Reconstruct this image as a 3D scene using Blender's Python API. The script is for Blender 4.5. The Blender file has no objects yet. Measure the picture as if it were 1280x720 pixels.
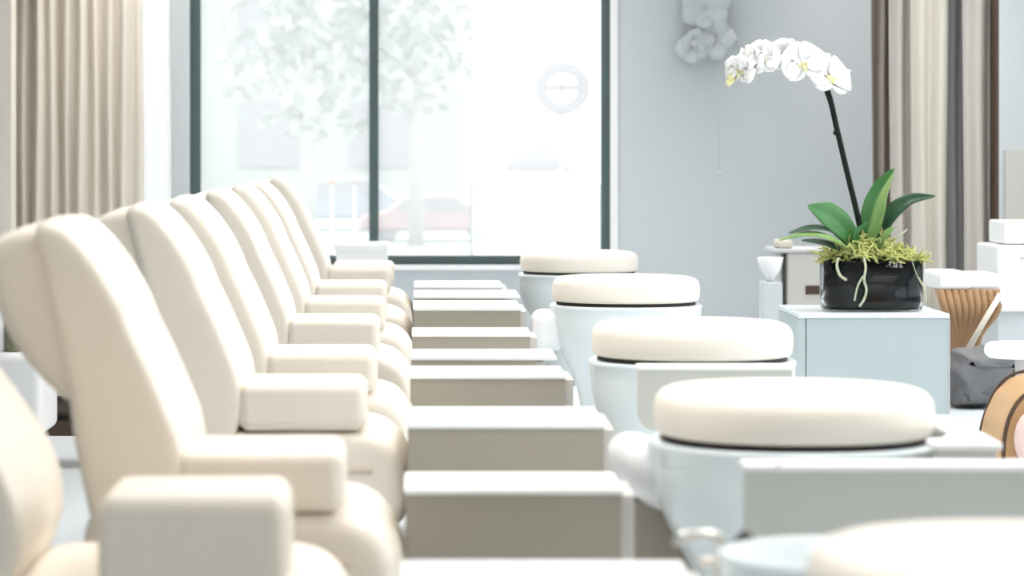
import bpy, bmesh, math, random
from mathutils import Vector, Matrix
random.seed(7)
S = bpy.context.scene
COL = S.collection
F, VX, VY, CH = 3600.0, 526.0, 188.0, 1.15      # focal length in px, horizon point, camera height
# ------------------------------------------------------------------ camera
cd = bpy.data.cameras.new('camera'); cam = bpy.data.objects.new('camera', cd); COL.objects.link(cam)
S.camera = cam
cam.location = (0, 0, CH); cam.rotation_euler = (math.pi/2, 0, 0)
cd.sensor_width = 36.0; cd.lens = F/1280*36
cd.shift_x = (640-VX)/1280; cd.shift_y = -(360-VY)/1280
cd.clip_end = 300
cd.dof.use_dof = True; cd.dof.focus_distance = 10.8; cd.dof.aperture_fstop = 101.25/27.0
# ------------------------------------------------------------------ light
w = bpy.data.worlds.new('world'); S.world = w; w.use_nodes = True
bg = w.node_tree.nodes['Background']; bg.inputs[0].default_value = (0.93, 0.975, 1.0, 1); bg.inputs[1].default_value = 2.6
S.view_settings.view_transform = 'Standard'; S.view_settings.look = 'None'
S.view_settings.gamma = 1.0; S.view_settings.use_curve_mapping = False
S.view_settings.exposure = 0.24
LAMP_W = 9.6
LAMP_COL = (1.0, 0.972, 0.935)

# ------------------------------------------------------------------ helpers
def P(px, py, d):
    return Vector(((px-VX)*d/F, d, CH-(py-VY)*d/F))
def X(px, d): return (px-VX)*d/F
def Z(py, d): return CH-(py-VY)*d/F

def mat(name, col, rough=0.5, spec=0.5, noise=0.0, nscale=8.0, bump=0.0, bscale=60.0, metal=0.0, coat=0.0, col2=None, trans=0.0, stretch=None, sss=0.0):
    m = bpy.data.materials.new(name); m.use_nodes = True
    nt = m.node_tree; b = nt.nodes['Principled BSDF']
    b.inputs['Base Color'].default_value = (*col, 1); b.inputs['Roughness'].default_value = rough
    b.inputs['Specular IOR Level'].default_value = spec; b.inputs['Metallic'].default_value = metal
    b.inputs['Coat Weight'].default_value = coat; b.inputs['Transmission Weight'].default_value = trans
    tc = nt.nodes.new('ShaderNodeTexCoord')
    mp = nt.nodes.new('ShaderNodeMapping'); nt.links.new(tc.outputs['Object'], mp.inputs[0])
    if stretch: mp.inputs['Scale'].default_value = stretch
    n = nt.nodes.new('ShaderNodeTexNoise'); n.inputs['Scale'].default_value = nscale; n.inputs['Detail'].default_value = 3
    nt.links.new(mp.outputs[0], n.inputs['Vector'])
    mx = nt.nodes.new('ShaderNodeMix'); mx.data_type = 'RGBA'
    c2 = col2 if col2 else tuple(c*(1-max(noise, 0.03)) for c in col)
    mx.inputs[6].default_value = (*col, 1); mx.inputs[7].default_value = (*c2, 1)
    nt.links.new(n.outputs['Fac'], mx.inputs[0]); nt.links.new(mx.outputs[2], b.inputs['Base Color'])
    if bump:
        n2 = nt.nodes.new('ShaderNodeTexNoise'); n2.inputs['Scale'].default_value = bscale; n2.inputs['Detail'].default_value = 4
        nt.links.new(mp.outputs[0], n2.inputs['Vector'])
        bp = nt.nodes.new('ShaderNodeBump'); bp.inputs['Strength'].default_value = bump; bp.inputs['Distance'].default_value = 0.01
        nt.links.new(n2.outputs['Fac'], bp.inputs['Height']); nt.links.new(bp.outputs[0], b.inputs['Normal'])
    return m

def thin(name, col, opac, transl):
    """see-through sheet: part clear, part scattering"""
    m = bpy.data.materials.new(name); m.use_nodes = True; nt = m.node_tree
    nt.nodes.remove(nt.nodes['Principled BSDF']); out = nt.nodes['Material Output']
    t = nt.nodes.new('ShaderNodeBsdfTransparent'); tl = nt.nodes.new('ShaderNodeBsdfTranslucent'); df = nt.nodes.new('ShaderNodeBsdfDiffuse')
    tl.inputs[0].default_value = (*col, 1); df.inputs[0].default_value = (*col, 1)
    a = nt.nodes.new('ShaderNodeMixShader'); a.inputs[0].default_value = transl
    nt.links.new(df.outputs[0], a.inputs[1]); nt.links.new(tl.outputs[0], a.inputs[2])
    b = nt.nodes.new('ShaderNodeMixShader'); b.inputs[0].default_value = opac
    nt.links.new(t.outputs[0], b.inputs[1]); nt.links.new(a.outputs[0], b.inputs[2]); nt.links.new(b.outputs[0], out.inputs[0])
    return m

M = dict(
    leather=mat('cream_leather', (0.845, 0.765, 0.66), 0.42, 0.4, 0.04, 5, 0.12, 22),
    pad=mat('cream_vinyl', (0.86, 0.79, 0.70), 0.4, 0.4, 0.03, 5, 0.05, 30),
    seam=mat('beige_piping', (0.70, 0.60, 0.47), 0.6, 0.3),
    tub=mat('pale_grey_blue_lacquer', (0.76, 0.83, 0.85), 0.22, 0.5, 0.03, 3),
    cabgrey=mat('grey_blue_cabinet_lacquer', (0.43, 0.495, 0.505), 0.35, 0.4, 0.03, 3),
    porcelain=mat('white_porcelain', (0.86, 0.87, 0.88), 0.15, 0.5, 0.02, 3),
    panel=mat('satin_grey_panel', (0.58, 0.58, 0.53), 0.3, 0.5, 0.04, 3),
    dark=mat('painted_gap_shade', (0.04, 0.035, 0.03), 0.7, 0.2),  # near-black colour that paints the shade under the stool cushions
    taupe=mat('taupe_laminate', (0.37, 0.335, 0.275), 0.5, 0.3, 0.05, 3),
    white=mat('white_laminate', (0.90, 0.90, 0.89), 0.35, 0.4, 0.02, 4),
    wall=mat('pale_blue_grey_paint', (0.60, 0.635, 0.655), 0.85, 0.2, 0.03, 1.2, 0.04, 80),
    ceiling=mat('white_ceiling_paint', (0.88, 0.88, 0.87), 0.9, 0.2),
    floor=mat('pale_polished_floor', (0.74, 0.79, 0.83), 0.32, 0.4, 0.06, 1.5),
    frame=mat('dark_green_grey_frame', (0.085, 0.125, 0.12), 0.45, 0.4, 0.05, 6),  # colour lightened to imitate glare veiling from the bright window
    curtain=mat('beige_linen', (0.80, 0.73, 0.64), 0.9, 0.1, 0.06, 3, 0.1, 150),
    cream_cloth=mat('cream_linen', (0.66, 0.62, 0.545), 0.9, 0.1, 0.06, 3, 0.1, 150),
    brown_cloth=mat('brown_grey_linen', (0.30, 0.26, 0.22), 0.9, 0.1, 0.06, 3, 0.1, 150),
    grey_cloth=mat('charcoal_strip', (0.30, 0.30, 0.30), 0.6, 0.3, 0.1, 3, 0.1, 150),
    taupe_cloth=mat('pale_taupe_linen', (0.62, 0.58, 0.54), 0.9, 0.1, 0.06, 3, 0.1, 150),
    sheer=thin('white_sheer', (0.97, 0.97, 0.97), 0.45, 0.7),
    pane=thin('glare_veil_glass', (0.95, 0.98, 0.97), 0.14, 0.8),  # milky scattering added to wash out the overexposed view outside
    film=thin('glare_veil_film', (0.97, 0.98, 0.98), 0.14, 0.8),  # added sheet, whitens the view through the right part further
    leaf=mat('orchid_leaf_green', (0.03, 0.13, 0.035), 0.35, 0.4, 0.3, 12, col2=(0.06, 0.20, 0.05)),
    leaf_dark=mat('orchid_leaf_dark', (0.012, 0.045, 0.022), 0.4, 0.4, 0.3, 12, col2=(0.03, 0.09, 0.035)),
    leaf_pale=mat('orchid_leaf_yellow', (0.26, 0.38, 0.12), 0.45, 0.4, 0.3, 14, col2=(0.07, 0.18, 0.05)),
    moss=mat('yellow_green_moss', (0.62, 0.62, 0.24), 0.85, 0.2, 0.4, 40, col2=(0.34, 0.38, 0.12)),
    root=mat('pale_orchid_root', (0.55, 0.58, 0.42), 0.6, 0.3, 0.2, 30),
    stem=mat('dark_flower_stem', (0.008, 0.014, 0.010), 0.6, 0.15),
    petal=mat('white_orchid_petal', (0.93, 0.93, 0.92), 0.55, 0.3, 0.02, 20),
    lip=mat('yellow_orchid_lip', (0.62, 0.58, 0.14), 0.5, 0.3, 0.3, 40, col2=(0.86, 0.84, 0.62)),
    pot=mat('black_glass_pot', (0.002, 0.003, 0.005), 0.10, 0.12, coat=0.0),
    clear=mat('clear_glass', (1, 1, 1), 0.02, 0.5, trans=1.0),
    soil=mat('dark_bark', (0.05, 0.035, 0.02), 0.9, 0.2),
    metal=mat('brushed_chrome', (0.62, 0.60, 0.58), 0.25, 0.5, metal=1.0),
    rubber=mat('dark_rubber', (0.06, 0.06, 0.06), 0.6, 0.3),
    tan=mat('tan_leather', (0.56, 0.34, 0.16), 0.5, 0.4, 0.2, 6, 0.1, 40),
    rattan=mat('tan_rattan', (0.42, 0.25, 0.13), 0.6, 0.3, 0.3, 12),
    pink=mat('pink_cushion', (0.78, 0.58, 0.54), 0.8, 0.2, 0.1, 8),
    bag=mat('dark_grey_cloth', (0.21, 0.21, 0.215), 0.8, 0.2, 0.4, 9, 0.6, 14),
    beige=mat('beige_cabinet', (0.60, 0.57, 0.53), 0.6, 0.3, 0.05, 5),
    brown=mat('dark_brown_wood', (0.09, 0.055, 0.035), 0.5, 0.4, 0.3, 10),
    plaster=mat('pale_grey_plaster', (0.60, 0.60, 0.61), 0.8, 0.2, 0.1, 8),
    towel=mat('brown_grey_towel', (0.38, 0.33, 0.28), 0.95, 0.1, 0.3, 20, 0.5, 60),
    amber=mat('olive_glass', (0.20, 0.20, 0.10), 0.1, 0.6, coat=0.5),
    silver=mat('silver_lid', (0.7, 0.68, 0.64), 0.3, 0.5, metal=1.0),
    pave=mat('pale_pavement', (0.41, 0.41, 0.405), 0.9, 0.2, 0.1, 1),
    facade=mat('pale_facade', (0.40, 0.405, 0.395), 0.9, 0.2, 0.1, 0.5),
    outgrey=mat('grey_sign', (0.33, 0.325, 0.33), 0.8, 0.2),
    outmauve=mat('mauve_canvas', (0.17, 0.135, 0.15), 0.8, 0.2),
    outred=mat('washed_out_red_paint', (0.42, 0.33, 0.32), 0.6, 0.3),  # red paled to imitate the overexposed view through the window
    outblue=mat('grey_blue_paint', (0.32, 0.34, 0.37), 0.6, 0.3),
    outorange=mat('orange_paint', (0.55, 0.40, 0.28), 0.6, 0.3),
    foliage=mat('street_tree_foliage', (0.47, 0.49, 0.46), 0.9, 0.2, 0.4, 6, col2=(0.48, 0.49, 0.47)),  # foliage and bark paled to merge into the overexposed view
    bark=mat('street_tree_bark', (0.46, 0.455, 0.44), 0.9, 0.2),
)
M['clear'].node_tree.nodes['Principled BSDF'].inputs['IOR'].default_value = 1.25
lampm = bpy.data.materials.new('lamp_diffuser'); lampm.use_nodes = True
_b = lampm.node_tree.nodes['Principled BSDF']; _b.inputs['Emission Color'].default_value = (*LAMP_COL, 1); _b.inputs['Emission Strength'].default_value = 1.5
M['lamp'] = lampm

def obj(name, bm, m, parent=None, smooth=True, bevel=0, seg=3, sub=0, kind=None, label=None):
    me = bpy.data.meshes.new(name); bmesh.ops.recalc_face_normals(bm, faces=bm.faces); bm.to_mesh(me); bm.free()
    o = bpy.data.objects.new(name, me); COL.objects.link(o)
    if isinstance(m, str): m = M[m]
    me.materials.append(m)
    if smooth:
        me.shade_smooth() if hasattr(me, 'shade_smooth') else [setattr(p, 'use_smooth', True) for p in me.polygons]
    if bevel:
        b = o.modifiers.new('bevel', 'BEVEL'); b.width = bevel; b.segments = seg; b.limit_method = 'ANGLE'; b.angle_limit = math.radians(50)
        b.harden_normals = False
        wn = o.modifiers.new('wn', 'WEIGHTED_NORMAL'); wn.keep_sharp = False
    if sub:
        s = o.modifiers.new('sub', 'SUBSURF'); s.levels = sub; s.render_levels = sub
    if parent: o.parent = parent
    if kind: o['kind'] = kind
    if label: o['label'] = label
    return o

def box(bm, x0, x1, y0, y1, z0, z1):
    vs = [bm.verts.new((x, y, z)) for x in (x0, x1) for y in (y0, y1) for z in (z0, z1)]
    for f in ((0,1,3,2), (4,6,7,5), (0,4,5,1), (2,3,7,6), (0,2,6,4), (1,5,7,3)):
        bm.faces.new([vs[i] for i in f])
    return bm
def B(*a):
    return box(bmesh.new(), *a)
def prism_y(prof, y0, y1, bm=None):
    """xz outline pushed along y"""
    bm = bm or bmesh.new()
    a = [bm.verts.new((x, y0, z)) for x, z in prof]; b = [bm.verts.new((x, y1, z)) for x, z in prof]
    n = len(prof)
    bm.faces.new(a); bm.faces.new(b[::-1])
    for i in range(n): bm.faces.new((a[i], a[(i+1) % n], b[(i+1) % n], b[i]))
    return bm
def pillow(prof, y0, y1, r=0.05, puff=0.012, steps=5, n=160):
    """soft upholstered block: a closed xz outline swept over y, drawn in at both ends and swelling in the middle"""
    # resample + smooth outline
    pts = [Vector(p) for p in prof]
    L = []; tot = 0
    for i in range(len(pts)):
        L.append(tot); tot += (pts[(i+1) % len(pts)]-pts[i]).length
    res = []
    for k in range(n):
        t = tot*k/n
        i = max(j for j in range(len(L)) if L[j] <= t)
        a, b = pts[i], pts[(i+1) % len(pts)]
        res.append(a.lerp(b, (t-L[i])/max((b-a).length, 1e-9)))
    for _ in range(5):
        res = [(res[i-1]+res[i]*2+res[(i+1) % n])/4 for i in range(n)]
    nor = []
    for i in range(n):
        t = (res[(i+1) % n]-res[i-1]).normalized(); nor.append(Vector((t.y, -t.x)))
    area = sum(res[i].x*res[(i+1) % n].y-res[(i+1) % n].x*res[i].y for i in range(n))
    if area < 0: nor = [-v for v in nor]
    bm = bmesh.new(); rings = []
    sl = [(y0+r*(1-math.cos(math.pi/2*k/steps)), -r*(1-math.sin(math.pi/2*k/steps))) for k in range(steps+1)]
    mid = []
    for k in range(1, 6):
        t = k/6; mid.append((y0+r+(y1-y0-2*r)*t, puff*math.sin(math.pi*t)))
    allr = sl+mid+[(y0+y1-y, o) for y, o in sl[::-1]]
    for y, o in allr:
        rings.append([bm.verts.new((res[i].x+nor[i].x*o, y, res[i].y+nor[i].y*o)) for i in range(n)])
    for a, b in zip(rings, rings[1:]):
        for i in range(n): bm.faces.new((a[i], a[(i+1) % n], b[(i+1) % n], b[i]))
    bm.faces.new(rings[0]); bm.faces.new(rings[-1][::-1])
    return bm
def soft(bm, vox=.010, it=16):
    """upholstery: rebuild the closed shape as an even skin and relax its edges"""
    bmesh.ops.recalc_face_normals(bm, faces=bm.faces)
    me = bpy.data.meshes.new('soft'); bm.to_mesh(me); bm.free()
    ob = bpy.data.objects.new('soft', me); COL.objects.link(ob)
    r = ob.modifiers.new('r', 'REMESH'); r.mode = 'VOXEL'; r.voxel_size = vox
    q = ob.modifiers.new('s', 'SMOOTH'); q.factor = .5; q.iterations = it
    dg = bpy.context.evaluated_depsgraph_get()
    m2 = bpy.data.meshes.new_from_object(ob.evaluated_get(dg), depsgraph=dg)
    b = bmesh.new(); b.from_mesh(m2)
    bpy.data.objects.remove(ob); bpy.data.meshes.remove(me); bpy.data.meshes.remove(m2)
    return b
def lathe(prof, n=48, sx=1, sy=1, sq=2.0, c=(0, 0), bm=None):
    """profile of (radius, z) turned about z; sq>2 squares the plan"""
    bm = bm or bmesh.new(); rings = []
    for r, z in prof:
        ring = []
        for i in range(n):
            a = 2*math.pi*i/n; ca, sa = math.cos(a), math.sin(a)
            k = (abs(ca)**sq+abs(sa)**sq)**(-1/sq)
            ring.append(bm.verts.new((c[0]+r*k*ca*sx, c[1]+r*k*sa*sy, z)))
        rings.append(ring)
    for a, b in zip(rings, rings[1:]):
        for i in range(n): bm.faces.new((a[i], a[(i+1) % n], b[(i+1) % n], b[i]))
    if prof[0][0] > 1e-5: bm.faces.new(rings[0][::-1])
    if prof[-1][0] > 1e-5: bm.faces.new(rings[-1])
    bmesh.ops.remove_doubles(bm, verts=bm.verts, dist=1e-6)
    return bm
def tube(pts, rad, n=8, bm=None):
    bm = bm or bmesh.new(); pts = [Vector(p) for p in pts]; rings = []
    if not isinstance(rad, (list, tuple)): rad = [rad]*len(pts)
    up = Vector((0.13, 0.27, 1)).normalized()
    for i, p in enumerate(pts):
        t = (pts[min(i+1, len(pts)-1)]-pts[max(i-1, 0)]).normalized()
        u = t.cross(up)
        if u.length < 1e-3: u = t.cross(Vector((1, 0, 0)))
        u.normalize(); v = t.cross(u).normalized()
        rings.append([bm.verts.new(p+(u*math.cos(2*math.pi*k/n)+v*math.sin(2*math.pi*k/n))*rad[i]) for k in range(n)])
    for a, b in zip(rings, rings[1:]):
        for i in range(n): bm.faces.new((a[i], a[(i+1) % n], b[(i+1) % n], b[i]))
    bm.faces.new(rings[0]); bm.faces.new(rings[-1][::-1])
    return bm
def smooth_path(pts, k=8):
    pts = [Vector(p) for p in pts]; out = []
    for i in range(len(pts)-1):
        p0, p1, p2, p3 = pts[max(i-1, 0)], pts[i], pts[i+1], pts[min(i+2, len(pts)-1)]
        for j in range(k):
            t = j/k
            out.append(0.5*((2*p1)+(p2-p0)*t+(2*p0-5*p1+4*p2-p3)*t*t+(3*p1-p0-3*p2+p3)*t**3))
    out.append(pts[-1]); return out
def sphere(c, r, sx=1, sy=1, sz=1, bm=None, u=20, v=12, rot=None):
    bm = bm or bmesh.new()
    mt = Matrix.Translation(c) @ (rot if rot else Matrix.Identity(4)) @ Matrix.Diagonal((r*sx, r*sy, r*sz, 1))
    bmesh.ops.create_uvsphere(bm, u_segments=u, v_segments=v, radius=1, matrix=mt)
    return bm
def empty(name, loc=(0, 0, 0), rz=0):
    o = bpy.data.objects.new(name, None); COL.objects.link(o); o.location = loc; o.rotation_euler[2] = rz; o.empty_display_size = 0.1
    return o
def tag(o, label, cat, group=None, kind=None):
    o['label'] = label; o['category'] = cat
    if group: o['group'] = group
    if kind: o['kind'] = kind
    return o
def copy_tree(o, parent=None):
    c = o.copy(); COL.objects.link(c)
    if parent: c.parent = parent
    for ch in list(o.children): copy_tree(ch, c)
    return c
def struct(name, bm, m, **k):
    o = obj(name, bm, m, smooth=False, **k); o['kind'] = 'structure'; return o

# ------------------------------------------------------------------ room shell
WY = 17.5                                         # inner face of the window wall
XL, XR, YB, CZ = -3.3, 4.3, -2.5, 3.0
struct('floor', B(XL-.2, XR+.2, YB-.2, WY+.25, -0.1, 0), 'floor')
struct('ceiling', B(XL-.2, XR+.2, YB-.2, WY+.25, CZ, CZ+0.15), 'ceiling')
struct('wall_left', B(XL-.2, XL, YB, WY, 0, CZ), 'wall')
struct('wall_back', B(XL, XR, YB-.2, YB, 0, CZ), 'beige')
# window wall with two openings
wx0, wx1 = X(237, WY), X(763, WY); wz0 = Z(331, WY); wz1 = 2.75
vx0, vx1 = -2.45, X(211, WY)
bm = bmesh.new()
box(bm, XL-.2, vx0, WY, WY+.22, 0, CZ); box(bm, vx1, wx0, WY, WY+.22, 0, CZ); box(bm, wx1, XR+.2, WY, WY+.22, 0, CZ)
box(bm, vx0, vx1, WY, WY+.22, 0, wz0); box(bm, vx0, vx1, WY, WY+.22, wz1, CZ)
box(bm, wx0, wx1, WY, WY+.22, 0, wz0); box(bm, wx0, wx1, WY, WY+.22, wz1, CZ)
struct('wall_front', bm, 'wall')
# right wall: three tall windows out of the frame let the daylight in
bm = bmesh.new(); ys = [(4.2, 9.0), (9.6, 13.6)]
box(bm, XR, XR+.2, YB, WY, 0, 0.5); box(bm, XR, XR+.2, YB, WY, 2.8, CZ)
e = YB
for a, b in ys+[(WY, WY)]:
    box(bm, XR, XR+.2, e, a, 0.5, 2.8); e = b
struct('wall_right', bm, 'wall')
# window 1
win = empty('window_1', (0, WY+0.04, 0)); win['kind'] = 'structure'
bm = bmesh.new()
for a, b in ((237, 250), (461.5, 473), (752, 763)): box(bm, X(a, WY), X(b, WY), 0, 0.07, wz0, wz1)
box(bm, wx0, wx1, 0.005, 0.065, wz0, Z(320, WY)); box(bm, wx0, wx1, 0.005, 0.065, wz1-.06, wz1)
obj('window_frame', bm, 'frame', win, smooth=False)
obj('pane', B(X(250, WY), X(461.5, WY), 0.03, 0.036, Z(320, WY), wz1-.06), 'pane', win, smooth=False)
obj('pane', B(X(473, WY), X(752, WY), 0.03, 0.036, Z(320, WY), wz1-.06), 'pane', win, smooth=False)
obj('veil_sheet', B(X(590, WY), X(752, WY), 0.040, 0.042, Z(320, WY), wz1-.06), 'film', win, smooth=False, label='white sheet added to wash out the right part of the view')
obj('window_sill', B(wx0-.02, wx1+.02, -0.10, 0.0, Z(337, WY), Z(331, WY)), 'white', win, smooth=False)
win = empty('window_2', (0, WY+0.04, 0)); win['kind'] = 'structure'
bm = bmesh.new()
for a in (vx0, -2.05, vx1-.05): box(bm, a, a+.05, 0, .06, wz0, wz1)
box(bm, vx0, vx1, 0.005, .055, wz0, wz0+.05); box(bm, vx0, vx1, 0.005, .055, wz1-.05, wz1)
obj('window_frame', bm, 'white', win, smooth=False)
obj('pane', B(vx0, vx1, .03, .036, wz0, wz1), 'pane', win, smooth=False)
struct('trim_1', B(wx1, wx1+.045, WY-.012, WY+.001, wz0, wz1), 'white')

# ------------------------------------------------------------------ unseen ceiling lamps, added and placed to light the row
def added_ceiling_lamp(x, y, first=[None]):
    if first[0] is None:
        r = empty('added_ceiling_lamp'); bm = bmesh.new()
        for a in ((-.34, .34, -.64, -.60), (-.34, .34, .60, .64), (-.34, -.30, -.6, .6), (.30, .34, -.6, .6)): box(bm, *a, -.03, 0)
        obj('lamp_frame', bm, 'white', r, smooth=False); obj('diffuser', B(-.3, .3, -.6, .6, -.02, 0), 'lamp', r, smooth=False)
        l = bpy.data.lights.new('added_panel_light', 'AREA'); l.shape = 'RECTANGLE'; l.size = 0.6; l.size_y = 1.2; l.energy = LAMP_W; l.spread = math.radians(85); l.color = LAMP_COL
        lo = bpy.data.objects.new('added_panel_light', l); COL.objects.link(lo); lo.parent = r; lo.location = (0, 0, -.035)
        first[0] = r
    else: r = copy_tree(first[0])
    r.location = (x, y, CZ)
    tag(r, 'added out-of-view ceiling panel that lights the treatment row', 'ceiling lamp', 'added light panels over the treatment row')
for y in (3.1, 5.7, 7.8, 9.9, 12.2, 14.6, 16.7):
    for x in ((-1.7, 0.6, 2.6) if y > 14 else (-0.4, 1.1, 2.7)): added_ceiling_lamp(x, y)

# ------------------------------------------------------------------ spa chairs
def make_chair():
    r = empty('spa_chair')
    # seat: thick waterfall cushion
    seat = [(-.64, .26), (-.64, .44), (-.58, .460), (-.30, .466), (-.15, .463), (-.095, .448), (-.062, .41), (-.045, .36), (-.040, .30), (-.055, .25), (-.085, .215), (-.14, .20), (-.40, .20), (-.60, .22)]
    obj('seat', soft(pillow(seat, 0, .60, .025, .016), .011, 24), 'leather', r)
    pts = [(-.50, -.001, .372), (-.13, -.001, .372)]
    obj('piping', tube(pts, .005), 'seam', r)
    obj('base', B(-.58, -.16, .05, .55, 0.0, .215), 'taupe', r, bevel=.01)
    arm = [(-.458, .474), (-.458, .5875), (-.145, .5875), (-.145, .474)]
    obj('armrest', B(-.458, -.145, .0, .29, .466, .5865), 'leather', r, bevel=.030, seg=6)
    back = [(-.60, .33), (-.655, .60), (-.668, .72), (-.690, .82), (-.706, .90), (-.722, .965), (-.735, 1.000), (-.728, 1.016), (-.705, 1.020), (-.680, 1.012), (-.650, .985), (-.612, .94), (-.580, .89), (-.562, .855), (-.553, .838), (-.553, .826), (-.548, .816), (-.535, .79), (-.508, .735), (-.480, .67), (-.455, .61), (-.445, .55), (-.452, .48), (-.50, .40)]
    obj('backrest', soft(pillow(back, .0, .60, .010, .006, n=220), .009, 20), 'leather', r)
    obj('seam', tube([(-.557, .03, .822), (-.557, .57, .822)], .004, 6), 'seam', r)
    shell = [(-.68, 1.004), (-.745, 1.008), (-.80, .990), (-.830, .960), (-.822, .90), (-.795, .82), (-.755, .755), (-.705, .70), (-.655, .66), (-.640, .72), (-.66, .90)]
    obj('back_shell', soft(pillow(shell, .02, .58, .012, .005), .010, 40), 'leather', r)
    return r
chair0 = make_chair()
chairs = [(4.72, -.075, 'nearest'), (5.42, 0, ''), (7.0, .012, ''), (8.1, .02, ''), (9.7, .005, ''), (10.95, .01, ''), (12.3, 0, ''), (13.9, .0, '')]
clab = ['cream leather recliner cut by the left edge, nearest chair of the row, leaned far back',
        'cream leather recliner with its whole tall side in view, largest full back of the row',
        'cream leather recliner, second full back from the left',
        'cream leather recliner, third full back from the left',
        'cream leather recliner in the middle of the row, fourth full back from the left',
        'cream leather recliner, fifth full back from the left, third from the window end',
        'cream leather recliner, second to last chair of the row by the window',
        'cream leather recliner at the far window end of the row, smallest of all']
for i, (y, dx, _) in enumerate(chairs):
    c = chair0 if i == 0 else copy_tree(chair0)
    c.location = (dx, y, 0); tag(c, clab[i], 'chair', 'cream spa chairs in a row')
# the nearest chair is leaned back and sits a little lower
for ch in chair0.children:
    if ch.name.split('.')[0] in ('backrest', 'back_shell', 'seam'):
        piv = Vector((-.55, 0, .36)); R = Matrix.Rotation(math.radians(-12), 4, 'Y')
        ch.matrix_local = Matrix.Translation((-.10, 0, 0)) @ Matrix.Translation(piv) @ R @ Matrix.Translation(-piv)
    elif ch.name.split('.')[0] in ('seat', 'piping'): ch.location.z = -.03
for ch in chair0.children:
    if ch.name.startswith('armrest'): ch.scale.z = 1.36; ch.location.z = .5865*(1-1.36)
# far arm on the window end chair
c = [o for o in COL.objects if o.get('label') == clab[7]][0]
for ch in list(c.children):
    if ch.name.startswith('armrest'):
        a = ch.copy(); COL.objects.link(a); a.parent = c; a.location = (0.01, .62, -0.0)

# ------------------------------------------------------------------ low partitions between the foot baths
parts = [  # front y, back y, right x, extra top overhang, z top
    (4.20, 4.64, .420, 0), (5.62, 5.91, .396, 0), (6.95, 7.42, .446, 0), (8.46, 8.83, .427, 0), (9.21, 9.58, .375, .06),
    (10.37, 10.75, .398, 0), (12.06, 12.68, .422, 0), (13.05, 13.65, .384, .065), (13.98, 14.6, .40, 0)]
plab = ['white-topped taupe partition at the bottom edge of the photo, nearest of the row',
        'white-topped taupe partition with the tallest brown face, right behind the nearest one',
        'white-topped taupe partition left of the stool with the largest whole cushion',
        'white-topped taupe partition, fourth from the bottom of the photo',
        'white-topped taupe partition, fifth from the bottom, its top reaching out past its face',
        'white-topped taupe partition, sixth from the bottom of the photo',
        'white-topped grey-brown partition, seventh from the bottom of the photo',
        'narrow white-topped partition, second from the window wall',
        'narrow white-topped partition closest to the window wall']
for (y0, y1, xr, ov), lb in zip(parts, plab):
    r = empty('partition', (0, y0, 0)); tag(r, lb, 'partition', 'low partitions between the foot baths')
    d = y1-y0
    obj('body', B(-.031, xr-.004, .004, d-.004, 0, .478), 'taupe', r, smooth=False)
    obj('top', B(-.033, xr+ov, 0, d, .478, .49), 'white', r, bevel=.003, seg=2)
    obj('end_panel', B(xr-.004, xr+.022, .02, d-.02, 0, .474), 'beige', r, smooth=False)

# ------------------------------------------------------------------ cushioned pedestals
def make_stool():
    r = empty('pedicure_stool')
    cz = lambda z: .552+(z-.528)*.742
    obj('cushion', lathe([(q, cz(z)) for q, z in [(0, .528), (.272, .528), (.284, .532), (.290, .545), (.2925, .575), (.2925, .607), (.288, .630), (.277, .648), (.258, .658), (.22, .663), (.12, .667), (0, .668)]], 72, sq=2.25), 'pad', r)
    obj('gap_shade', lathe([(0, .530), (.276, .530), (.276, .5525), (0, .5525)], 48, sq=2.25), 'dark', r)  # dark disc paints the shade line between cushion and tub
    tz = lambda z: z*1.054
    obj('tub', lathe([(q, tz(z)) for q, z in [(0, .0), (.17, .0), (.172, .02), (.178, .12), (.195, .20), (.222, .265), (.252, .32), (.280, .375), (.292, .42), (.296, .46), (.298, .498), (.301, .500), (.301, .509), (.297, .512), (.280, .5125), (0, .5125)]], 72, sq=2.3), 'tub', r)
    return r
st0 = make_stool()
stools = [(3.66, .494), (6.09, .494), (8.42, .50), (11.45, .522), (14.3, .493)]
slab = ['cream cushioned pedicure stool cut by the bottom right corner, nearest of the row',
        'cream cushioned pedicure stool, the largest one seen whole, grey panel in front',
        'cream cushioned pedicure stool just left of the white cabinet with the orchid',
        'cream cushioned pedicure stool, second from the window, small white footrest at its left',
        'cream cushioned pedicure stool nearest the window, smallest of the row']
sobj = []
for i, (y, xl) in enumerate(stools):
    s = st0 if i == 0 else copy_tree(st0)
    s.location = (xl+.2925, y, 0); tag(s, slab[i], 'stool', 'cushioned pedicure stools in a row'); sobj.append(s)
# footrests on two of them
rot = Matrix.Rotation(math.radians(38), 4, 'Y')
obj('footrest', sphere((-.285, .10, .455), 1, .118, .11, .068, rot=rot), 'porcelain', sobj[1], label='white rounded footrest')
obj('dark_infill', B(-.335, -.19, .05, .20, 0, .40), 'taupe', sobj[1], smooth=False, label='added taupe box filling the dark area under the footrest')  # added taupe box fills the dark area below the footrest
obj('footrest', B(-.375, -.24, -.12, .15, .36, .515), 'porcelain', sobj[3], bevel=.045, seg=5, label='white rounded footrest')
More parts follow.
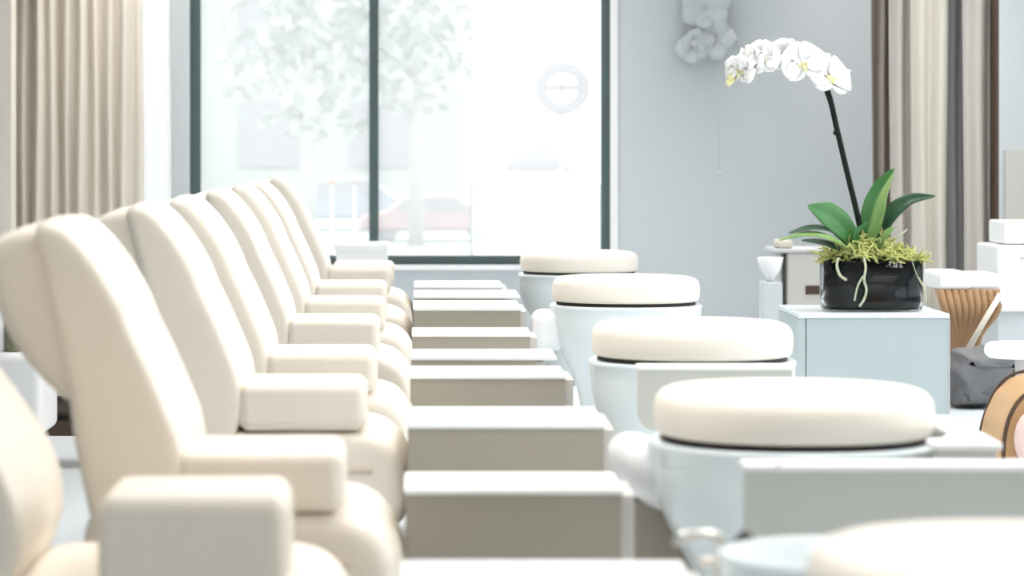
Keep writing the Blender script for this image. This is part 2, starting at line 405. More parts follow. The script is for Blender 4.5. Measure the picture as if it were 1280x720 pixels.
# ------------------------------------------------------------------ grey side panels
def side_panel(y, xl, xr, lab, zt=.57, h=.175):
    r = empty('side_tray', (0, y, 0)); tag(r, lab, 'tray', 'grey trays in front of the stools')
    z0 = zt-h; rr = .045; pr = [(xl, zt-.012)]
    for k in range(7):
        a = math.pi+math.pi/2*k/6; pr.append((xl+rr+rr*math.cos(a), z0+rr+rr*math.sin(a)))
    pr += [(xr, z0), (xr, zt-.012)]
    obj('apron', prism_y(pr, 0, .03), 'panel', r, smooth=False)
    obj('tray_top', B(xl, xr, -.004, .10, zt-.012, zt), 'white', r, bevel=.004, seg=2)
    obj('post', B(xr-.09, xr-.04, .035, .085, 0, zt-.012), 'panel', r, smooth=False)
    return r
t = side_panel(5.35, .602, 1.50, 'long grey panelled tray with a white top edge behind the nearest cream cushion', .566)
obj('screw_cap', sphere((X(975, 5.35), -.004, .563), .010), 'white', t)
side_panel(7.75, .585, 1.00, 'short grey panelled tray in front of the stool beside the orchid cabinet')
# low white box table right of the big stool
r = empty('side_table', (0, 5.82, 0)); tag(r, 'low white box table with rounded top right of the largest whole cushion', 'table')
def plan(pts, z0, z1):
    bm = bmesh.new(); a = [bm.verts.new((x, y-5.82, z0)) for x, y in pts]; b = [bm.verts.new((x, y-5.82, z1)) for x, y in pts]
    bm.faces.new(a); bm.faces.new(b)
    for i in range(len(pts)): bm.faces.new((a[i], a[(i+1) % len(pts)], b[(i+1) % len(pts)], b[i]))
    return bm
obj('table_top', plan([(1.02, 5.74), (1.160, 5.74), (1.166, 6.34), (1.095, 6.34), (1.095, 5.96), (1.055, 5.85), (1.02, 5.82)], .553, .567), 'white', r, bevel=.005)
obj('drawer_box', plan([(1.035, 5.752), (1.150, 5.752), (1.150, 6.32), (1.100, 6.32), (1.100, 5.97), (1.06, 5.86), (1.035, 5.83)], .40, .553), 'beige', r, smooth=False)
obj('pedestal', B(1.11, 1.145, .15, .45, 0, .40), 'panel', r, smooth=False)

# ------------------------------------------------------------------ foot basin and tap near the camera
r = empty('foot_basin', (.62, 4.27, 0)); tag(r, 'pale blue-white foot basin behind the nearest cream cushion', 'basin')
obj('bowl', lathe([(0, .30), (.09, .31), (.14, .38), (.168, .48), (.178, .54), (.180, .553), (.172, .556), (.160, .55), (.13, .44), (.08, .40), (0, .395)], 48), 'tub', r)
obj('pedestal', lathe([(0, 0), (.12, 0), (.11, .05), (.07, .15), (.07, .28), (.10, .33), (0, .33)], 32), 'tub', r)
obj('drain_cap', lathe([(0, .402), (.02, .402), (.018, .408), (0, .409)], 16), 'metal', r)
r = empty('basin_tap', (0, 4.52, 0)); tag(r, 'blurred chrome basin tap with curved spout and dark lever at bottom centre right', 'tap')
p = lambda a, b, dd=0: Vector((X(a, 4.52), dd, Z(b, 4.52)))
obj('spout', tube(smooth_path([p(846, 682), p(850, 672), p(868, 668), p(890, 669), p(902, 676), p(906, 700), p(906, 760)], 6), [.008]*7+[.0085]*30), 'silver', r)
obj('body', tube([p(906, 690), p(906, 720), p(906, 1120)], [.016, .018, .018], 14), 'silver', r)
obj('lever', tube([p(912, 690), p(932, 674), p(954, 682)], [.009, .016, .006], 12), 'rubber', r, label='dark lever')
obj('shower_holder', sphere(p(884, 699, -.02), .014, 1.1, 1, .6), 'pad', r)
obj('base_flange', lathe([(0, 0), (.024, 0), (.022, .015), (.02, .02), (0, .02)], 20, c=(p(906, 0).x, 0)), 'metal', r)

# ------------------------------------------------------------------ orchid cabinet
d0 = 12.2
r = empty('low_cabinet', (0, d0, 0)); tag(r, 'low pale grey-blue cabinet on dark feet carrying the potted orchid', 'cabinet')
cx0, cx1, cz1 = X(1008, d0), X(1186, d0), Z(392, d0); cz0 = Z(520, d0)
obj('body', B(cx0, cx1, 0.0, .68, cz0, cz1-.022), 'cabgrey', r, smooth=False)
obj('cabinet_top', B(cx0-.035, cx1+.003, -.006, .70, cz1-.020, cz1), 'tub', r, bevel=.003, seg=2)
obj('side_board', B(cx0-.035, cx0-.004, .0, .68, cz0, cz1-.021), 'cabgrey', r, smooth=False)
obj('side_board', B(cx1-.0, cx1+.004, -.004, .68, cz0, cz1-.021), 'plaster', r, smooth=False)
for fx in (cx0+.03, cx1-.07):
    for fy in (.03, .60): obj('foot', B(fx, fx+.045, fy, fy+.045, 0, cz0), 'rubber', r, smooth=False)

# ------------------------------------------------------------------ orchid
od = 12.45
pc = Vector((X(1089, od), od, cz1))
o = empty('potted_orchid', pc); tag(o, 'white orchid in a black glass pot with moss on the low cabinet', 'plant')
def L(px, py, dy=0.0):
    v = P(px, py, od+dy); return v-pc
hw = X(1150, od)-pc.x; top = L(1089, 326).z
obj('pot', lathe([(0, .006), (.95*hw, .006), (.985*hw, .02), (hw, .05), (hw, top-.012), (.99*hw, top), (.95*hw, top), (.95*hw, top-.03), (0, top-.03)], 64, sy=.62, sq=3.4), 'pot', o)
obj('glass_vessel', lathe([(0, .0), (.97*hw, 0), (1.02*hw, .012), (1.035*hw, .05), (1.035*hw, top+.004), (1.012*hw, top+.004), (1.012*hw, .05), (1.0*hw, .004), (0, .004)], 64, sy=.64, sq=3.4), 'clear', o, label='clear glass outer vessel')
obj('soil', sphere((0, 0, top-.02), 1, .90*hw, .54*hw, .05), 'soil', o)
# moss: tangled strands
bm = bmesh.new()
for k in range(650):
    a = random.random()*2*math.pi; q = math.sqrt(random.random())
    x, y = q*math.cos(a)*hw*1.0, q*math.sin(a)*hw*.62
    hgt = .085*max(0, (1-(abs(x+.04)/hw)**2.2))*(1-.6*q*q)+.012
    z = top-.01+hgt*(.5+.6*random.random())
    p = Vector((x, y, z)); pts = [p.copy()]; dv = Vector((random.uniform(-1, 1), random.uniform(-1, 1), random.uniform(-.5, .8)))
    for s in range(5):
        dv += Vector((random.uniform(-1, 1), random.uniform(-1, 1), random.uniform(-.8, .7)))*.8
        p = p+dv.normalized()*.016; p.z = max(p.z, top-.005)
        pts.append(p.copy())
    tube(pts, [.0042, .0048, .0042, .004, .0034, .002], 5, bm)
obj('moss', bm, 'moss', o, kind='stuff')
def root(pts, rad=.005): obj('root', tube(smooth_path(pts, 5), rad, 6), 'root', o)
fy = -.64*hw-.012
root([L(1048, 322, fy), L(1046, 332, fy-.01), L(1050, 344, fy-.012), L(1058, 350, fy-.01)], .006)
root([L(1080, 322, fy), L(1082, 335, fy-.01), L(1080, 350, fy-.012), L(1083, 362, fy-.01), L(1080, 374, fy-.01), L(1074, 383, fy-.01)], .0055)
root([L(1079, 345, fy-.012), L(1072, 358, fy-.01), L(1068, 376, fy-.01)], .0042)
root([L(1110, 305), L(1122, 296, -.05), L(1134, 287, -.05)], .004)
root([L(1146, 345, -.1), L(1156, 362, -.1), L(1157, 378, -.1)], .004)
def leaf(path, widths, m, nrm=Vector((0, -1, .5)), fold=.25):
    path = smooth_path(path, 6); n = len(path); bm = bmesh.new(); rows = []
    for i, p_ in enumerate(path):
        t = (path[min(i+1, n-1)]-path[max(i-1, 0)]).normalized()
        s = t.cross(nrm).normalized(); nn = s.cross(t).normalized()
        f = i/(n-1)*(len(widths)-1); a = int(min(f, len(widths)-2)); wd = widths[a]+(widths[a+1]-widths[a])*(f-a)
        rows.append([bm.verts.new(p_+s*wd*u+nn*wd*fold*abs(u)) for u in (-1, -.6, -.2, 0, .2, .6, 1)])
    for a, b in zip(rows, rows[1:]):
        for i in range(6): bm.faces.new((a[i], a[i+1], b[i+1], b[i]))
    ob = obj('leaf', bm, m, o); s = ob.modifiers.new('solid', 'SOLIDIFY'); s.thickness = .003
    return ob
leaf([L(1070, 310), L(1058, 291, -.05), L(1038, 272, -.10), L(1010, 257, -.14)], [.012, .045, .062, .058, .004], 'leaf')
leaf([L(1066, 312, -.05), L(1040, 290, -.1), L(1015, 285, -.14), L(986, 291, -.16)], [.012, .022, .026, .020, .002], 'leaf_dark', Vector((0, -.5, 1)))
leaf([L(1066, 315, -.1), L(1040, 299, -.15), L(1010, 293, -.17), L(974, 300, -.2)], [.012, .022, .024, .018, .002], 'leaf_pale', Vector((0, -.5, 1)))
leaf([L(1050, 312, -.1), L(1030, 304, -.1), L(1002, 300, -.12)], [.012, .026, .02, .002], 'leaf_dark', Vector((0, -.6, 1)))
leaf([L(1082, 308), L(1086, 270, .02), L(1098, 236, .04), L(1118, 210, .03)], [.016, .036, .036, .026, .003], 'leaf', Vector((-.25, -1, .1)))
leaf([L(1086, 308, -.03), L(1096, 275, -.04), L(1104, 245, -.04), L(1117, 216, -.02)], [.012, .026, .026, .014, .002], 'leaf_pale', Vector((-.3, -1, .1)))
leaf([L(1092, 306), L(1110, 272, -.02), L(1136, 250, -.04), L(1169, 245, -.06)], [.014, .034, .034, .022, .002], 'leaf_dark', Vector((-.2, -1, .45)))
leaf([L(1076, 310, -.06), L(1070, 292, -.12), L(1084, 278, -.14)], [.008, .014, .01, .002], 'leaf', Vector((0, -1, .3)))
leaf([L(1096, 312, -.08), L(1108, 292, -.12), L(1118, 284, -.12)], [.01, .016, .012, .002], 'leaf_pale', Vector((0, -1, .3)))
# flower stem
sp = smooth_path([L(1080, 312), L(1072, 270), L(1060, 220), L(1047, 165), L(1036, 120), L(1020, 98, -.02), L(1000, 78, -.02), L(970, 70, -.03), L(940, 76, -.03), L(916, 96, -.04)], 8)
obj('flower_stem', tube(sp, [.0125]*34+[.008]*(len(sp)-34), 10), 'stem', o)
obj('support_stick', tube([L(1040, 125, .02), L(1029, 90, .02), L(1018, 58, .02)], .006, 8), 'stem', o)
obj('stem_node', sphere(L(1046, 166), .017, 1, 1, .7), 'stem', o)
def petal_mesh(bm, mt, ln, wd, cup):
    rows = []
    for i in range(8):
        t = i/7; wv = wd*math.sin(math.pi*min(1, t*.93+.05))**.75
        rows.append([bm.verts.new(mt @ Vector((wv*u, -cup*ln*(t*t)-.18*wv*abs(u)+.012*math.sin(5*t+3*u), ln*t))) for u in (-1, -.5, 0, .5, 1)])
    for a, b in zip(rows, rows[1:]):
        for i in range(4): bm.faces.new((a[i], a[i+1], b[i+1], b[i]))
def flower(c, s, yaw, pitch, roll=0):
    mt0 = Matrix.Translation(c) @ Matrix.Rotation(yaw, 4, 'Z') @ Matrix.Rotation(pitch, 4, 'X') @ Matrix.Rotation(roll, 4, 'Y')
    bm = bmesh.new()
    for ang, ln, wd in ((0, .075, .032), (125, .07, .030), (-125, .07, .030)): petal_mesh(bm, mt0 @ Matrix.Rotation(math.radians(ang), 4, 'Y') @ Matrix.Translation((0, .006, 0)), ln*s*1.15, wd*s*1.25, .15)
    for ang in (68, -68): petal_mesh(bm, mt0 @ Matrix.Rotation(math.radians(ang), 4, 'Y'), .086*s, .070*s, .12)
    fo = obj('flower', bm, 'petal', o); sd = fo.modifiers.new('solid', 'SOLIDIFY'); sd.thickness = .002
    b2 = bmesh.new(); sphere(Vector((0, 0, 0)), .011*s, 1, 1.2, .8, bm=b2, u=12, v=8); sphere(Vector((0, -.02*s, -.02*s)), .009*s, .8, 1, 1.5, bm=b2, u=12, v=8)
    sphere(Vector((.014*s, -.012*s, -.006*s)), .006*s, 1, 1, 1.3, bm=b2, u=10, v=6); sphere(Vector((-.014*s, -.012*s, -.006*s)), .006*s, 1, 1, 1.3, bm=b2, u=10, v=6)
    bmesh.ops.transform(b2, matrix=mt0, verts=b2.verts)
    obj('lip', b2, 'lip', fo, label='yellow lip')
R_ = math.radians
flower(L(1037, 97, -.05), 1.22, R_(28), R_(-22), R_(10))
flower(L(1003, 80, -.09), 1.15, R_(5), R_(-8), R_(-12))
flower(L(982, 73, -.05), 1.05, R_(-25), R_(5), R_(20))
flower(L(953, 73, -.09), .95, R_(-20), R_(-5), R_(8))
flower(L(940, 78, -.06), .9, R_(-50), R_(12), R_(-10))
flower(L(925, 88, -.09), .85, R_(-35), R_(20), R_(12))
flower(L(1022, 84, .02), .95, R_(35), R_(-10), R_(-20))
for a, b, s in ((914, 98, .020), (911, 103, .014)): obj('bud', sphere(L(a, b, -.06), s, .9, .9, 1.2), 'lip', o, label='yellow-green bud')

# ------------------------------------------------------------------ curtains
def curtain(name, px0, px1, d, m, folds, amp, lab, z0=.03, z1=2.95, ph=0.0):
    x0, x1 = X(px0, d), X(px1, d); bm = bmesh.new(); n = max(12, int(folds*14)); rows = []
    rnd = random.Random(int(px0)); w_ = [rnd.uniform(.6, 1.4) for _ in range(int(folds)+3)]
    for zi in range(9):
        z = z0+(z1-z0)*zi/8; row = []
        for i in range(n+1):
            u = i/n; f = u*folds
            k = w_[int(f)]
            y = math.sin(2*math.pi*f+ph)*amp*k+math.sin(2*math.pi*f*.37+ph)*amp*.6+.004*math.sin(zi*1.1+f*3)
            row.append(bm.verts.new((x0+(x1-x0)*u+.006*math.sin(zi*.9+f*2), d+y, z)))
        rows.append(row)
    for a, b in zip(rows, rows[1:]):
        for i in range(n): bm.faces.new((a[i], a[i+1], b[i+1], b[i]))
    ob = obj(name, bm, m); s = ob.modifiers.new('solid', 'SOLIDIFY'); s.thickness = .004
    tag(ob, lab, 'curtain'); return ob
curtain('curtain', 16, 178, 16.9, 'curtain', 9, .035, 'full-length beige pleated curtain left of the window')
curtain('sheer_curtain', 174, 212, 17.15, 'sheer', 3, .02, 'narrow white sheer curtain between the beige curtain and the window')
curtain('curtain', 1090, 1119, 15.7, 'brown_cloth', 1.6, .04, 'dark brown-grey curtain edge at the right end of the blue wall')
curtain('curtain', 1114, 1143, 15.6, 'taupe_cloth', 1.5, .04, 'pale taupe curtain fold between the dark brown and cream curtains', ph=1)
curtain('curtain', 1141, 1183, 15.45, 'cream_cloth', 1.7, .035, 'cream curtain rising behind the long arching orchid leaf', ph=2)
curtain('curtain', 1178, 1209, 15.6, 'grey_cloth', 1.4, .03, 'charcoal strip standing in for the dark window opening between the cream and beige curtains', ph=1)  # dark cloth strip stands in for a window opening between drapes
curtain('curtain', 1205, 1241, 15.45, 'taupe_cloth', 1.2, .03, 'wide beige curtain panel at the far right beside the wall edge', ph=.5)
struct('trim_2', B(X(1241, 15.4), X(1244, 15.4), 15.3, 15.5, 0, CZ), 'brown')
struct('wall_partition', B(X(1244, 15.4), XR, 15.3, 15.45, 0, CZ), 'wall')
struct('wall_panel', B(X(1244, 15.4)+.03, XR, 15.27, 15.299, 0, Z(188, 15.3)), 'beige')
struct('trim_3', B(XL, X(17, 16.4), 16.3, 16.5, 0, CZ), 'curtain')

# ------------------------------------------------------------------ wall ornament
d = 17.44
r = empty('wall_flower', (0, d, 0)); tag(r, 'pale grey plaster flower ornament high on the blue-grey wall', 'wall ornament')
def pet(cx, cy, ln, wd, ang):
    bm = bmesh.new(); mt = Matrix.Translation((X(cx, d), -.03, Z(cy, d))) @ Matrix.Rotation(R_(ang), 4, 'Y')
    rows = []
    for i in range(8):
        t = i/7; wv = wd*math.sin(math.pi*min(1, t*.9+.06))**.8
        rows.append([bm.verts.new(mt @ Vector((wv*u, -.05*t+.03*abs(u), ln*t))) for u in (-1, -.5, 0, .5, 1)])
    for a, b in zip(rows, rows[1:]):
        for i in range(4): bm.faces.new((a[i], a[i+1], b[i+1], b[i]))
    ob = obj('petal', bm, 'wall' if wd < .07 else 'wall', r); ob.modifiers.new('s', 'SOLIDIFY').thickness = .01
for k in range(6): pet(868, 58, .11+.02*math.sin(k*2.1), .07, k*60+12)
for k in range(6): pet(890, 48, .13+.02*math.sin(k*1.3), .08, k*60+35)
for k in range(6): pet(882, 10, .15+.02*math.sin(k*1.7), .09, k*60+5)
obj('flower_centre', sphere((X(888, d), -.08, Z(50, d)), .026, 1, .6, 1), 'plaster', r)
obj('flower_centre', sphere((X(867, d), -.08, Z(55, d)), .022, 1, .6, 1), 'plaster', r)
obj('hanging_cord', tube([(X(898, d), -.01, Z(78, d)), (X(899, d), -.01, Z(150, d)), (X(899, d), -.01, Z(214, d))], .003, 6), 'wall', r)
obj('cord_weight', sphere((X(899, d), -.015, Z(218, d)), .016), 'wall', r)

# ------------------------------------------------------------------ far end clutter, right
d = 14.6
r = empty('sideboard', (0, d, 0)); tag(r, 'small beige sideboard against the wall behind the orchid pot', 'sideboard')
obj('body', B(X(985, d), X(1045, d), 0, .4, 0, Z(316, d)), 'beige', r, bevel=.008)
obj('worktop', B(X(968, d), X(1047, d), -.02, .42, Z(316, d), Z(311, d)), 'plaster', r, bevel=.006)
obj('dark_plate', B(X(1007, d), X(1026, d), -.004, .0, Z(368, d), Z(357, d)), 'brown', r, smooth=False)  # flat dark brown plate on the front, no recess behind
obj('bracket', B(X(972, d), X(976, d), .05, .3, 0, Z(316, d)), 'plaster', r, smooth=False)
g = obj('towel_stack', B(X(972, d), X(992, d), d+.02, d+.2, Z(311, d), Z(300, d)), 'cream_cloth', bevel=.015); tag(g, 'small folded cream towel on the sideboard left of the orchid', 'towel')
g = obj('glass_bowl', lathe([(0, 0), (.02, .002), (.022, .02), (.05, .06), (.065, .12), (.06, .12), (.045, .065), (.018, .028), (0, .026)], 24), 'porcelain'); g.location = (X(963, 14.2), 14.2, Z(352, 14.2)); tag(g, 'small pale glass bowl standing on a ledge left of the beige sideboard', 'bowl')
g = obj('plant_stand', B(X(952, 14.2), X(975, 14.2), 14.1, 14.3, 0, Z(352, 14.2)), 'wall', bevel=.004); tag(g, 'pale blue-grey ledge block under the small glass bowl', 'stand')
# rattan stool with white pads
d = 13.4
r = empty('rattan_chair', (X(1203, d), d, 0)); tag(r, 'tan rattan chair with white seat pads right of the orchid cabinet', 'chair')
zx = lambda a: X(a, d)-X(1203, d)
obj('seat_pad', B(zx(1164), zx(1206), -.18, .22, Z(360, d), Z(338, d)), 'white', r, bevel=.022, seg=5)
obj('seat_pad', B(zx(1203), zx(1246), -.14, .24, Z(361, d), Z(341, d)), 'white', r, bevel=.022, seg=5)
for k in range(9):
    a = 1168+k*8.6; b = 1182+k*4.2
    obj('cane', tube(smooth_path([(zx(a), -.16, Z(361, d)), (zx(a+2+(4-k)*.6), -.19, Z(385, d)), (zx(b+3), -.12, Z(415, d)), (zx(b), -.08, Z(446, d)), (zx(b), -.08, 0)], 4), .018, 8), 'rattan', r)
obj('cane', tube([(zx(1240), -.2, Z(365, d)), (zx(1222), -.22, Z(392, d)), (zx(1196), -.2, Z(440, d))], .014, 8), 'curtain', r)
obj('woven_back', prism_y([(zx(1170), Z(361, d)), (zx(1238), Z(361, d)), (zx(1226), Z(400, d)), (zx(1214), .15), (zx(1184), .15), (zx(1184), Z(410, d))], -.06, .05), 'tan', r, smooth=False)
# grey bag
d = 12.95
bag = [(X(1189, d), .0), (X(1190, d), Z(455, d)), (X(1196, d), Z(444, d)), (X(1212, d), Z(447, d)), (X(1226, d), Z(441, d)), (X(1248, d), Z(444, d)), (X(1266, d), Z(450, d)), (X(1270, d), 0)]
bm = pillow(bag, 0, .32, .05, .02)
for v in bm.verts:
    v.co += Vector((math.sin(v.co.z*60+v.co.x*25), math.sin(v.co.x*45+v.co.z*30), math.sin(v.co.x*50+v.co.y*20)*.5))*.008*min(1, v.co.z/.05)
g = obj('bag', bm, 'bag'); g.location = (0, d-.2, .004)
zmin = min(v.co.z for v in g.data.vertices); g.location.z = -zmin+.001
tag(g, 'crumpled dark grey bag on the floor right of the orchid cabinet', 'bag')
# white drawer cabinet on right edge
d = 13.75
r = empty('drawer_cabinet', (0, d, 0)); tag(r, 'tall white drawer cabinet cut by the right edge', 'cabinet')
obj('drawer', B(X(1246, d), X(1420, d), 0, .5, Z(390, d), Z(307, d)), 'white', r, bevel=.012)
obj('drawer_handle', B(X(1276, d), X(1300, d), -.012, 0, Z(324, d), Z(321, d)), 'beige', r, smooth=False)
obj('upper_box', B(X(1259, d), X(1420, d), .08, .45, Z(306, d), Z(277, d)), 'white', r, bevel=.012)
obj('base', B(X(1250, d), X(1420, d), .04, .48, 0, Z(390, d)), 'wall', r, smooth=False)
# small white round table
d = 11.3
r = empty('round_side_table', (X(1275, d), d, 0)); tag(r, 'white rounded side table above the tan leather chair at right edge', 'table')
zt, zb = Z(428, d), Z(447, d)
obj('table_top', lathe([(0, zb), (.12, zb), (.135, zb+.012), (.14, (zt+zb)/2), (.135, zt-.012), (.12, zt), (0, zt)], 40), 'white', r)
obj('stem', lathe([(0, 0), (.09, 0), (.09, .012), (.022, .03), (.02, zb+.002), (0, zb+.002)], 24), 'metal', r)
# tan leather tub chair
d = 9.9
r = empty('tub_chair', (X(1300, d), d, 0)); tag(r, 'tan leather tub chair with dark piping and pink cushion at right edge', 'chair')
zx = lambda a: X(a, d)-X(1300, d)
outer = [(zx(1252), .05), (zx(1250), Z(560, d)), (zx(1256), Z(530, d)), (zx(1270), Z(500, d)), (zx(1290), Z(482, d)), (zx(1320), Z(474, d)), (zx(1370), Z(480, d)), (zx(1400), Z(510, d)), (zx(1405), .05)]
obj('shell', pillow(outer, 0, .38, .02, .0), 'tan', r)
fx_ = lambda a: X(a, d+.37)-X(1300, d)
path = [(fx_(a)-.004, .365, Z(b, d+.37)) for a, b in ((1224, 560), (1226, 540), (1233, 515), (1246, 487), (1264, 469), (1290, 462))]
obj('piping', tube(smooth_path(path), .006, 6), 'brown', r)
path = [(zx(1254), -.002, Z(575, d)), (zx(1255), -.002, Z(550, d)), (zx(1262), -.002, Z(520, d)), (zx(1277), -.002, Z(497, d)), (zx(1300), -.002, Z(482, d))]
obj('piping', tube(smooth_path(path), .007, 6), 'brown', r)
obj('cushion', sphere((zx(1292), -.035, Z(548, d)), 1, .075, .05, .105), 'pink', r)
for a in (1262, 1390):
    for b in (.04, .33): obj('leg', tube([(zx(a), b, 0), (zx(a), b, .08)], .014), 'brown', r)

# ------------------------------------------------------------------ left clutter
d = 9.2
r = empty('tool_cart', (0, d, 0)); tag(r, 'white rounded cart body at the left edge behind the nearest recliner', 'cart')
obj('body', B(X(-110, d), X(52, d), 0, .42, Z(549, d), Z(441, d)), 'white', r, bevel=.03, seg=5)
obj('base', B(X(-90, d), X(36, d), .06, .36, .05, Z(549, d)), 'rubber', r, smooth=False)
for a in (-85, 28):
    for b in (.08, .34): obj('wheel', lathe([(0, -.02), (.022, -.02), (.025, 0), (.022, .02), (0, .02)], 16), 'rubber', r).matrix_local = Matrix.Translation((X(a, d), b, .025)) @ Matrix.Rotation(math.pi/2, 4, 'X')
def bottle(px, dy, h, rad, m, lab, cat='bottle', capm='silver'):
    zt = Z(441, d); b = empty(cat, (X(px, d), d+dy, zt))
    obj('body', lathe([(0, 0), (rad*.9, 0), (rad, .01), (rad, h*.62), (rad*.85, h*.72), (rad*.4, h*.8), (rad*.4, h*.86), (0, h*.86)], 20), m, b)
    obj('cap', lathe([(0, h*.86), (rad*.5, h*.86), (rad*.5, h), (0, h)], 16), capm, b)
    tag(b, lab, cat, 'bottles on the white cart')
bottle(5, .12, .20, .034, 'brown', 'tall dark brown bottle on the white cart at the left edge')
bottle(15, .06, .14, .032, 'amber', 'short olive glass bottle with silver cap on the white cart')
bottle(-8, .06, .17, .03, 'porcelain', 'white bottle on the white cart right at the left edge')
# shelf trolley with jars behind
d2 = 10.4
r = empty('shelf_trolley', (0, d2, 0)); tag(r, 'dark low shelf trolley seen between white cart and first full recliner', 'trolley')
obj('shelf', B(X(20, d2), X(130, d2), 0, .3, Z(545, d2), Z(527, d2)), 'brown', r, smooth=False)
obj('shelf', B(X(20, d2), X(130, d2), 0, .3, Z(495, d2), Z(490, d2)), 'beige', r, smooth=False)
for a in (22, 127):
    for b in (.01, .28): obj('post', tube([(X(a, d2), b, 0), (X(a, d2), b, Z(490, d2))], .008), 'metal', r)
g = obj('rolled_towel', lathe([(0, 0), (.036, 0), (.040, .01), (.040, .27), (.036, .28), (0, .28)], 24), 'towel'); g.matrix_world = Matrix.Translation((X(30, d2), d2+.14, Z(527, d2)+.041)) @ Matrix.Rotation(math.pi/2, 4, 'Y'); tag(g, 'rolled grey-brown towel on the lower shelf of the trolley', 'towel')
for k, (a, m, h) in enumerate(((56, 'silver', .07), (66, 'amber', .10), (77, 'silver', .06), (88, 'brown', .09))):
    g = empty('jar', (X(a, d2), d2+.1, Z(490, d2)))
    obj('jar_body', lathe([(0, 0), (.02, 0), (.023, .006), (.023, h*.8), (0, h*.8)], 18), m, g); obj('lid', lathe([(0, h*.8), (.021, h*.8), (.021, h), (0, h)], 18), 'silver', g)
    tag(g, ['short silver jar leftmost on the trolley shelf', 'olive glass jar second from left on the trolley shelf', 'shortest silver jar third on the trolley shelf', 'dark brown jar at right on the trolley shelf'][k], 'jar', 'jars on the trolley shelf')
# low white bench at the window end
d = 16.6
r = empty('window_bench', (0, d, 0)); tag(r, 'low white slab bench under the window beyond the last recliner', 'bench')
obj('bench_top', B(X(418, d), X(486, d), 0, .35, Z(314, d), Z(304, d)), 'white', r, bevel=.015)
obj('bench_body', B(X(420, d), X(484, d), .02, .33, 0, Z(314, d)), 'white', r, smooth=False)

# ------------------------------------------------------------------ outdoors
struct('ground_outside', B(-60, 60, WY+.25, 120, -.35, -.25), 'pave')
r = empty('street_building', (0, 70, -.25)); tag(r, 'very pale building across the street filling the window view', 'building')
obj('facade', B(-14, 1.0, 0, 8, 0, 12), 'facade', r, smooth=False)
for i in range(5):
    for j in range(3):
        f = obj('facade_window', B(-12.5+i*2.7, -11.1+i*2.7, -.05, .02, 1.0+j*2.6, 2.6+j*2.6), 'outgrey', r, smooth=False)
g = obj('lamp_post', tube([(X(590, 24), 24, -.25), (X(590, 24), 24, 6)], .016, 12), 'outgrey'); tag(g, 'thin pale grey post outside, between the two halves of the right pane', 'post')
def tree(px, d, zc, rad, lab, seed):
    rnd = random.Random(seed); r = empty('street_tree', (X(px, d), d, -.25)); tag(r, lab, 'tree', 'trees outside the window')
    bm = bmesh.new()
    for k in range(420):
        v = Vector((rnd.gauss(0, 1), rnd.gauss(0, 1), rnd.gauss(0, 1))).normalized()*rad*(rnd.random()**.4)
        v.z *= 1.2; c = v+Vector((0, 0, zc)); s = rad*.12
        a = Vector((rnd.uniform(-1, 1), rnd.uniform(-1, 1), rnd.uniform(-1, 1))).normalized(); b = a.cross(Vector((.3, .5, .8))).normalized()
        vs = [bm.verts.new(c+a*s), bm.verts.new(c+b*s*.6), bm.verts.new(c-a*s), bm.verts.new(c-b*s*.6)]; bm.faces.new(vs)
    obj('crown', bm, 'foliage', r, smooth=False)
    obj('trunk', tube([(0, 0, 0), (.03, 0, zc*.6), (0, 0, zc)], [.12, .09, .05], 10), 'bark', r)
tree(385, 40, 2.9, 1.3, 'pale green tree outside behind the left pane', 1)
tree(520, 42, 3.2, 1.1, 'pale green tree outside just right of the middle bar', 2)
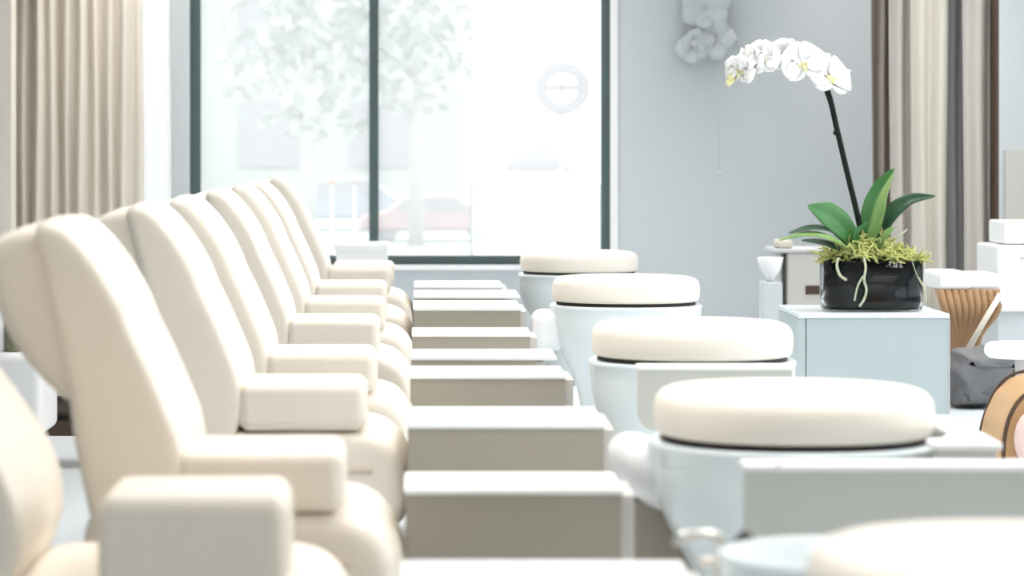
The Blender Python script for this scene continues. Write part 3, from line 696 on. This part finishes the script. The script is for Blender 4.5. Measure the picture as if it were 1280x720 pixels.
# round sign with a cross
d = 26
r = empty('round_sign', (X(703, d), d, -.25)); tag(r, 'pale round sign with a cross bar seen through the right pane', 'sign')
c = Vector((0, 0, Z(110, d)+.25)); ring = bmesh.new()
bm = tube([c+Vector((math.cos(a)*.195, 0, math.sin(a)*.19)) for a in [2*math.pi*k/40 for k in range(41)]], .058, 8)
obj('ring', bm, 'outmauve', r)
obj('cross_bar', B(-.235, .235, -.02, .02, c.z-.03, c.z+.035), 'outmauve', r, smooth=False)
obj('cross_bar', B(-.018, .018, -.02, .02, c.z-.235, c.z+.235), 'plaster', r, smooth=False)
obj('pole', tube([(0, .03, 0), (0, .03, c.z-.2)], .022, 8), 'plaster', r)
# mauve parasol
d = 28
r = empty('parasol', (X(672, d), d, -.25)); tag(r, 'pale mauve domed parasol outside below the round sign', 'parasol')
zc = Z(215, d)+.25
obj('canopy', lathe([(.33, zc), (.30, zc+.10), (.22, zc+.20), (.10, zc+.27), (0, zc+.28)], 20), 'outmauve', r)
obj('pole', tube([(0, 0, 0), (0, 0, zc+.26)], .02, 8), 'plaster', r)
def car(px, d, m, lab, s=1.0):
    r = empty('parked_car', (X(px, d), d, -.25)); tag(r, lab, 'car', 'cars parked outside')
    body = [(-2.0, .3), (-2.02, .7), (-1.3, .85), (-.7, 1.3), (.7, 1.32), (1.3, .9), (2.0, .78), (2.05, .3)]
    obj('body', prism_y([(x*s, z*s) for x, z in body], 0, 1.7*s), m, r, bevel=.06)
    obj('side_window', prism_y([(x*s, z*s) for x, z in [(-1.1, .88), (-.62, 1.22), (.62, 1.24), (1.05, .9)]], -.01, .03), 'outgrey', r, smooth=False)
    for x in (-1.25, 1.3):
        wh = obj('wheel', lathe([(0, -.1), (.28, -.1), (.32, -.06), (.32, .06), (.28, .1), (0, .1)], 24), 'outgrey', r)
        wh.matrix_local = Matrix.Translation((x*s, .1, .32*s)) @ Matrix.Diagonal((s, s, s, 1)) @ Matrix.Rotation(math.pi/2, 4, 'X')
car(540, 44, 'outred', 'pale red car parked outside low in the middle of the window', .55)
car(425, 50, 'outblue', 'pale blue car parked outside behind the recliner backs', .7)
for a, m, n_ in ((415, 'outorange', 'orange'), (443, 'outred', 'red')):
    g = obj('street_lantern', sphere((X(a, 30), 30, Z(225, 30)), .05), m)
    st = obj('hanging_pole', tube([(X(a, 30), 30.0, -.25), (X(a, 30), 30.0, Z(225, 30))], .012, 8), 'plaster', g)
    tag(g, 'small round %s lantern on a post outside the left pane' % n_, 'lantern', 'lanterns outside')
